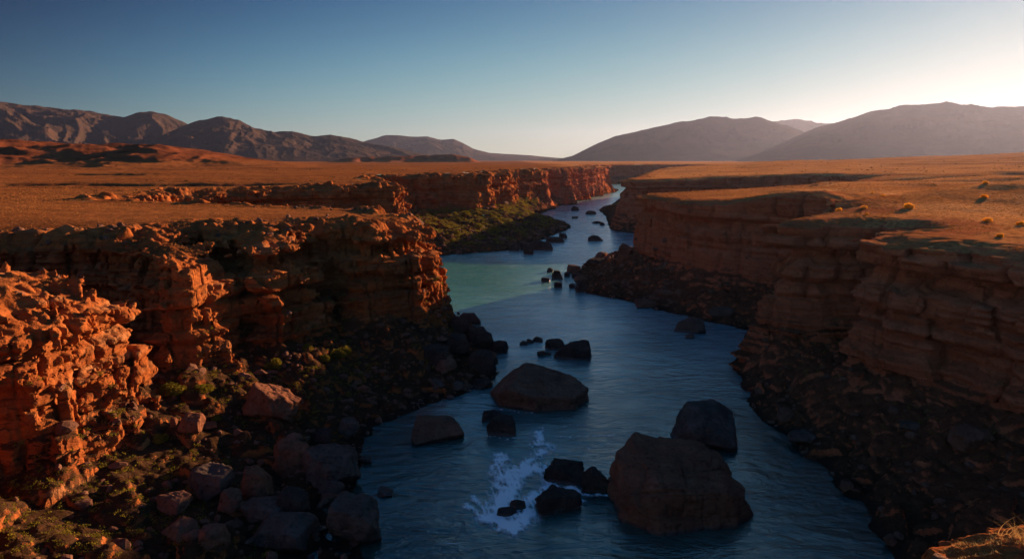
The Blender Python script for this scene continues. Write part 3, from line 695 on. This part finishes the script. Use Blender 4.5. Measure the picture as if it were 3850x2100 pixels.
# ------------------------------------------------------------------ vegetation
def blades(px,py,pz,hgt,wid,lean,seed,segs=3):
    r=np.random.default_rng(seed);n=len(px)
    a=r.uniform(0,2*np.pi,n);la=r.uniform(0,2*np.pi,n);ln=lean*r.uniform(.3,1,n)*hgt
    wx=np.cos(a)*wid*.5;wy=np.sin(a)*wid*.5
    V=[];
    for s in range(segs+1):
        t=s/segs;w=1-t*.95
        cx=px+np.cos(la)*ln*t*t;cy=py+np.sin(la)*ln*t*t;cz=pz+hgt*(t-.25*lean*t*t)
        V.append(np.stack([cx-wx*w,cy-wy*w,cz],1));V.append(np.stack([cx+wx*w,cy+wy*w,cz],1))
    V=np.stack(V,1);k=2*(segs+1)
    b=(np.arange(n)*k)[:,None]
    Q=np.concatenate([b+np.array([[2*s,2*s+1,2*s+3,2*s+2]]) for s in range(segs)])
    return V.reshape(-1,3),Q
r=np.random.default_rng(3)
n=52000;x=r.uniform(10,20,n);y=r.uniform(9.5,16.3,n);ok=(fedge(x,y)>.12)&(fbm(x,y,0,.9,3,seed=66)>.0);x,y=x[ok].astype(F32),y[ok].astype(F32)
P,Q=blades(x,y,ftop(x,y)-.02,r.uniform(.04,.15,len(x)),.013,1.4,4)
M_gd=leaf_material('golden_grass_blades',[(.34,.19,.07),(.48,.29,.11),(.58,.38,.16)],.3)
tag(mk_mesh('ledge_grass',P,Q,M_gd,False),'dry golden grass growing on the near rock ledge','grass',kind='stuff')
n=70;x=r.normal(12.25,.16,n);y=r.normal(15.1,.14,n)
P,Q=blades(x,y,np.full(n,24.95),r.uniform(.35,.85,n),.014,1.1,5,5)
tag(mk_mesh('grass_tuft',P,Q,M_gd,False),'tall dry grass tuft with long stems on the near ledge by the right frame edge','grass')
def leaves(cx,cy,cz,size,seed):
    r=np.random.default_rng(seed);n=len(cx)
    u=r.normal(size=(n,3));u/=np.linalg.norm(u,axis=1)[:,None]
    w=np.cross(u,r.normal(size=(n,3)));w/=np.linalg.norm(w,axis=1)[:,None]
    s=(size*r.uniform(.6,1.4,n))[:,None]
    c=np.stack([cx,cy,cz],1)
    V=np.stack([c-u*s,c+w*s*.45,c+u*s,c-w*s*.45],1).reshape(-1,3)
    return V,(np.arange(n)*4)[:,None]+np.array([[0,1,2,3]])
def bush(Xp,Yp,rad,mat,label,group,seed,zf=None,n=1500,leaf=.07,pos=None,flat=.8):
    r=np.random.default_rng(seed)
    if pos is None:
        pos=cast(Xp,Yp) if zf is None else zf
    x0,y0,z0=pos
    root=bpy.data.objects.new('bush',None);C.objects.link(root);root.location=(x0,y0,z0);tag(root,label,'bush',group)
    K=9;cl=r.normal(size=(K,3));cl/=np.linalg.norm(cl,axis=1)[:,None];cl[:,2]=np.abs(cl[:,2]);cl=cl*rad*.62*r.uniform(.5,1.05,(K,1));cl[:,2]=cl[:,2]*flat*.75+rad*.12
    k=r.integers(0,K,n);p=r.normal(size=(n,3));p/=np.linalg.norm(p,axis=1)[:,None];p=p*rad*(.42*r.uniform(.2,1,(K,1))+.12)[k]*r.uniform(.6,1,(n,1))
    c=cl[k]+p;c[:,2]=np.maximum(c[:,2],.04)
    V,Q=leaves(c[:,0],c[:,1],c[:,2],np.full(n,leaf),seed)
    o=mk_mesh('foliage',V,Q,mat,False);o.parent=root
    # stems
    Pv=[];Qv=[];b=0
    for e in cl:
        w=.02*rad+.008
        for dx,dy in ((w,0),(0,w)):
            Pv+= [(-dx,-dy,-.1),(dx,dy,-.1),(e[0]+dx*.3,e[1]+dy*.3,e[2]),(e[0]-dx*.3,e[1]-dy*.3,e[2])];Qv.append([b,b+1,b+2,b+3]);b+=4
    o=mk_mesh('stem',np.array(Pv),np.array(Qv),M_twig,False);o.parent=root
    return root
plat_ob=bpy.data.objects['plateau_ground']
def cast_top(Xp,Yp):
    d=ray(Xp,Yp);d/=np.linalg.norm(d);best=None
    for ob in (canyon,plat_ob):
        hit,loc,nor,i=ob.ray_cast(mathutils.Vector((0,0,HC)),mathutils.Vector(d.tolist()))
        if hit and (best is None or loc.y<best[1]): best=(loc.x,loc.y,loc.z)
    return best or (0,-50,0)
bpy.context.view_layer.update()
for i,(X,Y,R_,t) in enumerate(((2287,524,1.25,'biggest golden bush on the right grassland behind the large rim block'),(2110,531,.75,'golden bush at the rim above the rounded rim blocks'),(2173,524,.7,'flat golden bush midway between the biggest and the rim one'),(2180,540,.4,'tiny golden bush just below the flat one'),
    (2485,558,.85,'golden bush on the near right rim flat'),(2515,595,.6,'low golden bush behind the squared near rim blocks'),(2565,566,.75,'golden bush cut by the right frame edge'),(2475,497,.8,'golden bush farther out on the bright right grassland'),(2220,493,.6,'small golden bush at the edge of the bright grassland'),(2195,486,.45,'tiny golden bush farthest back on the right'),(2480,462,.8,'faint golden bush far back on the right grassland'))):
    p=cast_top(X,Y);bush(X,Y,R_*.92,M_gold,t,'golden bushes on the right plateau',200+i,zf=p,n=1400,leaf=.06*R_+.03)
for i,(X,Y,R_,t) in enumerate(((860,893,2.0,'sunlit yellow-green bush at the right end of the shaded promontory wall'),(815,905,1.5,'sunlit green bush left of the yellow-green one under the wall'),(770,880,1.3,'bush on the rubble tongue under the middle of the wall'),(430,985,2.2,'largest green bush at the foot of the sunlit left buttress'),(690,925,1.8,'bush at the foot of the tall bright rib'),(510,985,1.6,'green bush right of the largest one at the buttress foot'),
    (545,1055,.9,'small green bush beside the flat sunlit stone'),(400,1110,1.2,'low green bush below the angular sunlit boulder'),(1115,535,4.,'dark bushy shrub against the shaded far wall'),(1170,540,3.2,'second dark shrub right of the first at the far wall foot'),(1205,575,3.6,'bright yellow-green bush in the middle of the sunlit far bank'),(1245,580,2.8,'yellow-green bush toward the end of the sunlit far bank'),(1150,590,3.,'olive bush on the near side of the sunlit far bank'))):
    p=cast(X,Y);bush(X,Y,R_*.8,M_shrub,t,'green bushes on the rubble slopes',300+i,zf=p,n=2600,leaf=.09*R_**.5+.02)
# low scrub covering the rubble slopes
def scrub():
    r=np.random.default_rng(9)
    out=[];
    for (x0,x1,y0,y1,n,s) in ((-60,-2,45,125,7500,.36),(-60,34,235,400,15000,.8),(0,80,400,640,3500,1.3),(34,60,60,140,900,.3)):
        x=r.uniform(x0,x1,n).astype(F32);y=r.uniform(y0,y1,n).astype(F32)
        dl,dr,ls,rs=fields2d(x,y)
        m=(np.maximum(dl,dr)<1.5)&((ls>6)|(rs>6))&(fbm(x,y,0,9,3,seed=71)>-.16)
        for a,b in zip(x[m],y[m]):
            z=ground_z(float(a),float(b))
            if z<14: out.append((a,b,z,s*r.uniform(.5,1.5)))
    c=np.array(out,F32);K=22
    k=np.repeat(np.arange(len(c)),K)
    p=r.normal(size=(len(k),3));p/=np.linalg.norm(p,axis=1)[:,None];p=p*(c[k,3]*r.uniform(.3,1,len(k)))[:,None]
    V,Q=leaves(c[k,0]+p[:,0],c[k,1]+p[:,1],c[k,2]+np.abs(p[:,2])*.8,c[k,3]*.2,10)
    return mk_mesh('scrub_cover',V,Q,M_shrub,False)
tag(scrub(),'low olive scrub covering the rubble slopes','scrub',kind='stuff')
# loose stones on the slopes, shores and along the rims
def stones():
    r=np.random.default_rng(19);v,f=ico(2)
    pts=[]
    for (x0,x1,y0,y1,n,s) in ((-55,-2,42,128,4200,.34),(20,62,55,140,1300,.24),(14,60,150,250,1500,.5),(-50,34,240,400,1500,.7)):
        x=r.uniform(x0,x1,n).astype(F32);y=r.uniform(y0,y1,n).astype(F32)
        dl,dr,ls,rs=fields2d(x,y);di=np.maximum(ls,rs)
        m=(np.maximum(dl,dr)<1.)&(di>-1.5)&(r.uniform(size=n)<np.clip(1.1-di/26+fbm(x,y,0,6,2,seed=91),.12,1))
        for a,b in zip(x[m],y[m]):
            z=ground_z(float(a),float(b))
            if -.6<z<13: pts.append((a,b,z,s*math.exp(r.normal()*.55)))
    n=1500;x=r.uniform(-95,-5,n).astype(F32);y=r.uniform(66,150,n).astype(F32)
    dl,dr,ls,rs=fields2d(x,y);m=(dl>1.)&(dl<11)&(fbm(x,y,0,8,2,seed=92)>-.05)
    for a,b,z,dd in zip(x[m],y[m],top_height(x[m],y[m],dl[m],dr[m]),dl[m]):
        hit,loc,nor,i=_dgo.ray_cast(mathutils.Vector((float(a),float(b),40.)),mathutils.Vector((0,0,-1)))
        pts.append((a,b,loc.z if hit else z,.30*math.exp(r.normal()*.5)))
    c=np.array(pts,F32);n=len(c);k=len(v)
    sc=c[:,3][:,None]*r.uniform(.55,1.25,(n,3));sc[:,2]*=.75
    V=np.repeat(v[None],n,0)*(1+.0*c[:,0][:,None,None])
    N=r.normal(size=(n,7,3));N/=np.linalg.norm(N,axis=2)[:,:,None];D=r.uniform(.45,.85,(n,7))
    dot=np.einsum('kj,nmj->nkm',v,N);rad=np.minimum(1.,(D[:,None,:]/np.maximum(dot,.05)).min(2))
    V=V*rad[:,:,None]*sc[:,None,:]
    a=r.uniform(0,6.28,n);ca,sa=np.cos(a)[:,None],np.sin(a)[:,None]
    V=np.stack([V[:,:,0]*ca-V[:,:,1]*sa,V[:,:,0]*sa+V[:,:,1]*ca,V[:,:,2]],2)+c[:,None,:3]+np.array([0,0,.1])*c[:,None,3:4]
    Q=(np.arange(n)*k)[:,None,None]+f[None]
    return mk_mesh('loose_stones',V.reshape(-1,3),Q.reshape(-1,3),M_stone,False)
M_stone=M_brown
tag(stones(),'loose broken stones strewn over the slopes, shores and rims','stones',kind='stuff')
# dry tufts over the plateaus
def tufts():
    r=np.random.default_rng(12)
    n=120000;az=r.uniform(math.radians(-42),math.radians(42),n);R=np.sqrt(r.uniform(60**2,330**2,n))
    R=60+(R-60)*r.uniform(.35,1,n)
    x=(R*np.sin(az)).astype(F32);y=(R*np.cos(az)).astype(F32)
    dl=sdist(x,y,LRIM,LLAND);dr=sdist(x,y,RRIM,RLAND);d=np.maximum(dl,dr)
    m=(d>2.5)&(fbm(x,y,0,14,4,.6,seed=81)>-.1);x,y,d,dl,dr=x[m],y[m],d[m],dl[m],dr[m]
    z=top_height(x,y,dl,dr)-.08*(d>10)
    s=(r.uniform(.09,.25,len(x))*np.clip(np.hypot(x,y)/130,.8,1.8)).astype(F32)
    K=5;k=np.repeat(np.arange(len(x)),K);p=r.normal(size=(len(k),3));p/=np.linalg.norm(p,axis=1)[:,None];p*=s[k][:,None]*.6
    V,Q=leaves(x[k]+p[:,0],y[k]+p[:,1],z[k]+np.abs(p[:,2])*.6,s[k]*.5,13)
    return mk_mesh('plateau_grass',V,Q,M_dry,False)
tag(tufts(),'short dry grass tufts scattered over the plateaus','grass',kind='stuff')
def shrubs():
    r=np.random.default_rng(22);n=1500
    az=r.uniform(math.radians(-42),math.radians(42),n);R=75+np.abs(r.uniform(0,1,n))**1.3*600
    x=(R*np.sin(az)).astype(F32);y=(R*np.cos(az)).astype(F32)
    dl=sdist(x,y,LRIM,LLAND);dr=sdist(x,y,RRIM,RLAND);d=np.maximum(dl,dr)
    m=(d>3)&(fbm(x,y,0,60,3,seed=83)+.5*np.exp(-d/15)>.02);x,y,dl,dr=x[m],y[m],dl[m],dr[m]
    z=top_height(x,y,dl,dr)-.05;s=r.uniform(.22,.6,len(x))*np.where(np.hypot(x,y)>200,1.5,1)
    K=60;k=np.repeat(np.arange(len(x)),K);p=r.normal(size=(len(k),3));p/=np.linalg.norm(p,axis=1)[:,None];p*=(s[k]*r.uniform(.5,1,len(k)))[:,None]
    V,Q=leaves(x[k]+p[:,0],y[k]+p[:,1],z[k]+np.abs(p[:,2])*.65,s[k]*.16,14)
    return mk_mesh('desert_scrub',V,Q,M_sage,False)
M_sage=leaf_material('sage_scrub',[(.05,.035,.014),(.09,.06,.022),(.15,.09,.03)],.15)
tag(shrubs(),'small dark desert scrub dotted over the plateaus','scrub',kind='stuff')
print('veg',round(time.time()-T0,1))
# ------------------------------------------------------------------ mountains
def mrange(name,label,sky,D,depth,seed,spur=10.,foot=0.,rel=.32):
    """ridge line given as (photo column, photo row) seen from the camera; D = distance of the crest in metres"""
    xs=np.array([p[0] for p in sky],float);el=[]
    for X,Y in sky:
        q=ray(X,Y);el.append(q[2]/math.hypot(q[0],q[1]))
    azs=np.array([math.atan2(*ray(X,Y)[:2]) for X,Y in sky]);
    az=np.linspace(azs[0],azs[-1],int((azs[-1]-azs[0])*1900)+2).astype(F32)
    hc=HC+np.interp(az,azs,el)*D
    kk=max(3,int(len(az)*.006));ker=np.hanning(kk*2+1);ker/=ker.sum();hc=np.convolve(np.pad(hc,kk,mode='edge'),ker,'valid')
    t=np.linspace(-1,1,190).astype(F32)
    A,T=np.meshgrid(az,t,indexing='ij');H=np.repeat(hc[:,None],len(t),1)-26
    R=D+T*depth
    X=R*np.sin(A);Y=R*np.cos(A)
    L=depth/spur*4
    w=fbm(X,Y,0,L*1.4,3,seed=seed)*.8
    q=A*D/L+w+T*.35
    sp=fbm(q*1.0,T*.55+seed,0,1.,4,.52,ridge=True,seed=seed+1)
    n3=fbm(X,Y,0,L*.42,5,.55,ridge=True,seed=seed+2)
    u=np.abs(T)
    prof=(1-u)**1.15
    env=np.clip(u*3.2,0,1)*np.clip((1-u)*2.2,0,1)
    Z=26+H*np.clip(prof+rel*env*(sp*.85+n3*.30-.1),-.05,None)
    Z=Z+H*.045*n3*np.clip(1-u,0,1)
    Z=np.where(u>.985,16,Z)
    n=len(t);i,j=np.meshgrid(np.arange(len(az)-1),np.arange(n-1),indexing='ij')
    Qd=np.stack([i*n+j,(i+1)*n+j,(i+1)*n+j+1,i*n+j+1],-1).reshape(-1,4)[:,::-1]
    o=mk_mesh(name,np.stack([X,Y,Z],-1).reshape(-1,3),Qd,M_mtn)
    tag(o,label,'mountains',kind='structure');return o
mrange('mountain_range','brown eroded mountain range along the left horizon',[(-700,280),(-300,250),(0,258),(60,266),(130,272),(200,277),(260,288),(310,296),(345,285),(380,280),(420,291),(450,305),(500,325),(560,350),(640,372),(720,392),(800,402)],5200,1500,101)
mrange('mountain_range','peaked brown mountain in front of the left range',[(250,405),(330,378),(400,345),(470,313),(500,302),(560,291),(600,302),(640,322),(690,333),(735,330),(790,343),(830,340),(900,352),(940,362),(985,368),(1040,382),(1120,398),(1180,404)],4300,1100,111,spur=9)
mrange('mountain_range','blue far ridge left of the valley gap',[(800,395),(870,365),(930,350),(960,342),(1000,340),(1040,345),(1075,343),(1110,351),(1140,348),(1165,360),(1190,374),(1230,385),(1290,388),(1340,391),(1400,397),(1470,400)],7800,1800,121,rel=.25)
mrange('mountain_range','smooth blue mountain right of the valley gap',[(1390,404),(1440,392),(1500,362),(1545,343),(1600,333),(1650,318),(1720,305),(1790,291),(1840,297),(1900,295),(1950,305),(2000,322),(2060,345),(2130,368),(2200,385)],5600,1500,131,rel=.14)
mrange('mountain_range','pale far ridge seen between the two right mountains',[(1850,330),(1930,306),(1965,302),(2000,297),(2060,309),(2110,307),(2180,316),(2260,335)],8200,1700,141,rel=.15)
mrange('mountain_range','broad hazy mountain at the right under the sun glow',[(1850,404),(1930,375),(2000,345),(2060,320),(2140,300),(2200,278),(2270,265),(2330,260),(2400,256),(2460,262),(2500,271),(2576,269),(2750,262),(3000,250),(3400,270)],4600,1400,151,rel=.14)
print('mtn',round(time.time()-T0,1))
# ------------------------------------------------------------------ haze
HZ=True
if HZ:
    bpy.ops.mesh.primitive_cube_add(size=1)
    hz=bpy.context.object;hz.name='haze';hz.dimensions=(30000,24000,720);hz.location=(0,5000,720/2-4)
    m=bpy.data.materials.new('haze_air');m.use_nodes=True;nt=m.node_tree;nt.nodes.clear()
    o=nt.nodes.new('ShaderNodeOutputMaterial');v=nt.nodes.new('ShaderNodeVolumePrincipled')
    v.inputs['Color'].default_value=(.44,.55,.95,1);v.inputs['Density'].default_value=2.3e-5;v.inputs['Anisotropy'].default_value=.60
    nt.links.new(v.outputs[0],o.inputs['Volume']);hz.data.materials.append(m)
    tag(hz,'thin blue haze over the far plains and mountains','haze',kind='stuff')
# ------------------------------------------------------------------ light
w=bpy.data.worlds.new('World');bpy.context.scene.world=w;w.use_nodes=True
t=w.node_tree;bg=t.nodes['Background']
sky=t.nodes.new('ShaderNodeTexSky');sky.sky_type='NISHITA';sky.sun_disc=False;sky.sun_elevation=SUN_EL;sky.sun_rotation=SUN_AZ
sky.altitude=1200;sky.air_density=1.;sky.dust_density=.25;sky.ozone_density=2.5
def vm(op,x,v=None,sc=None):
    n=t.nodes.new('ShaderNodeVectorMath');n.operation=op;t.links.new(x,n.inputs[0])
    if v is not None:
        if hasattr(v,'links'): t.links.new(v,n.inputs[1])
        else: n.inputs[1].default_value=v
    if sc is not None:
        if hasattr(sc,'links'): t.links.new(sc,n.inputs['Scale'])
        else: n.inputs['Scale'].default_value=sc
    return n.outputs[0]
c1=vm('SCALE',sky.outputs[0],sc=.13)
gm=t.nodes.new('ShaderNodeGamma');gm.inputs['Gamma'].default_value=1.5;t.links.new(c1,gm.inputs['Color'])
tc=t.nodes.new('ShaderNodeTexCoord');sp=t.nodes.new('ShaderNodeSeparateXYZ');t.links.new(tc.outputs['Generated'],sp.inputs[0])
def rampf(src,st):
    r=t.nodes.new('ShaderNodeValToRGB');r.color_ramp.interpolation='B_SPLINE' if 0 else 'EASE'
    while len(r.color_ramp.elements)<len(st): r.color_ramp.elements.new(.5)
    for k,(p_,v_) in enumerate(st): r.color_ramp.elements[k].position=p_;r.color_ramp.elements[k].color=(v_,v_,v_,1)
    t.links.new(src,r.inputs[0]);return r.outputs[0]
mr=rampf(sp.outputs[2],[(0,1.),(.25,.34),(.42,1.35),(1.,1.35)])  # sky raised overhead, out of view, as added fill for the canyon shade
c2=vm('SCALE',gm.outputs[0],sc=mr)
dt=t.nodes.new('ShaderNodeVectorMath');dt.operation='DOT_PRODUCT';t.links.new(tc.outputs['Generated'],dt.inputs[0]);dt.inputs[1].default_value=(math.sin(SUN_AZ),math.cos(SUN_AZ),0)
mp_=t.nodes.new('ShaderNodeMapRange');t.links.new(dt.outputs['Value'],mp_.inputs[0]);mp_.inputs[1].default_value=-1
ma=rampf(mp_.outputs[0],[(0,.9),(.35,.85),(.53,.17),(.92,1.)])  # sky held bright behind the camera too, unseen, for the same fill
c2=vm('SCALE',c2,sc=ma)
c3=vm('MULTIPLY',c2,(4.0,5.4,7.2))
den=vm('ADD',vm('MULTIPLY',c3,(.66,.70,.82)),(1,1,1))
c4=vm('DIVIDE',vm('SCALE',c3,sc=1.66),den)
hs=t.nodes.new('ShaderNodeHueSaturation');hs.inputs['Saturation'].default_value=1.08;t.links.new(c4,hs.inputs['Color'])
t.links.new(hs.outputs[0],bg.inputs['Color']);bg.inputs['Strength'].default_value=.10
sl=bpy.data.lights.new('Sun','SUN');sl.energy=5.;sl.angle=math.radians(.5);sl.color=(1,.58,.30)
so=bpy.data.objects.new('Sun',sl);C.objects.link(so)
dv=mathutils.Vector((math.sin(SUN_AZ)*math.cos(SUN_EL),math.cos(SUN_AZ)*math.cos(SUN_EL),math.sin(SUN_EL)))
so.rotation_euler=dv.to_track_quat('Z','Y').to_euler()
# ------------------------------------------------------------------ camera
cd=bpy.data.cameras.new('Camera');cd.sensor_width=36;cd.lens=24;cd.clip_start=.5;cd.clip_end=60000
cam=bpy.data.objects.new('Camera',cd);C.objects.link(cam);cam.location=(0,0,HC);cam.rotation_euler=(math.pi/2-PIT,0,0)
sc=bpy.context.scene;sc.camera=cam
sc.view_settings.view_transform='Standard';sc.view_settings.look='None';sc.view_settings.exposure=1.62;sc.view_settings.gamma=1
sc.cycles.use_denoising=True
sc.cycles.max_bounces=6;sc.cycles.diffuse_bounces=3;sc.cycles.volume_bounces=0;sc.cycles.transparent_max_bounces=8
print('done',round(time.time()-T0,1))
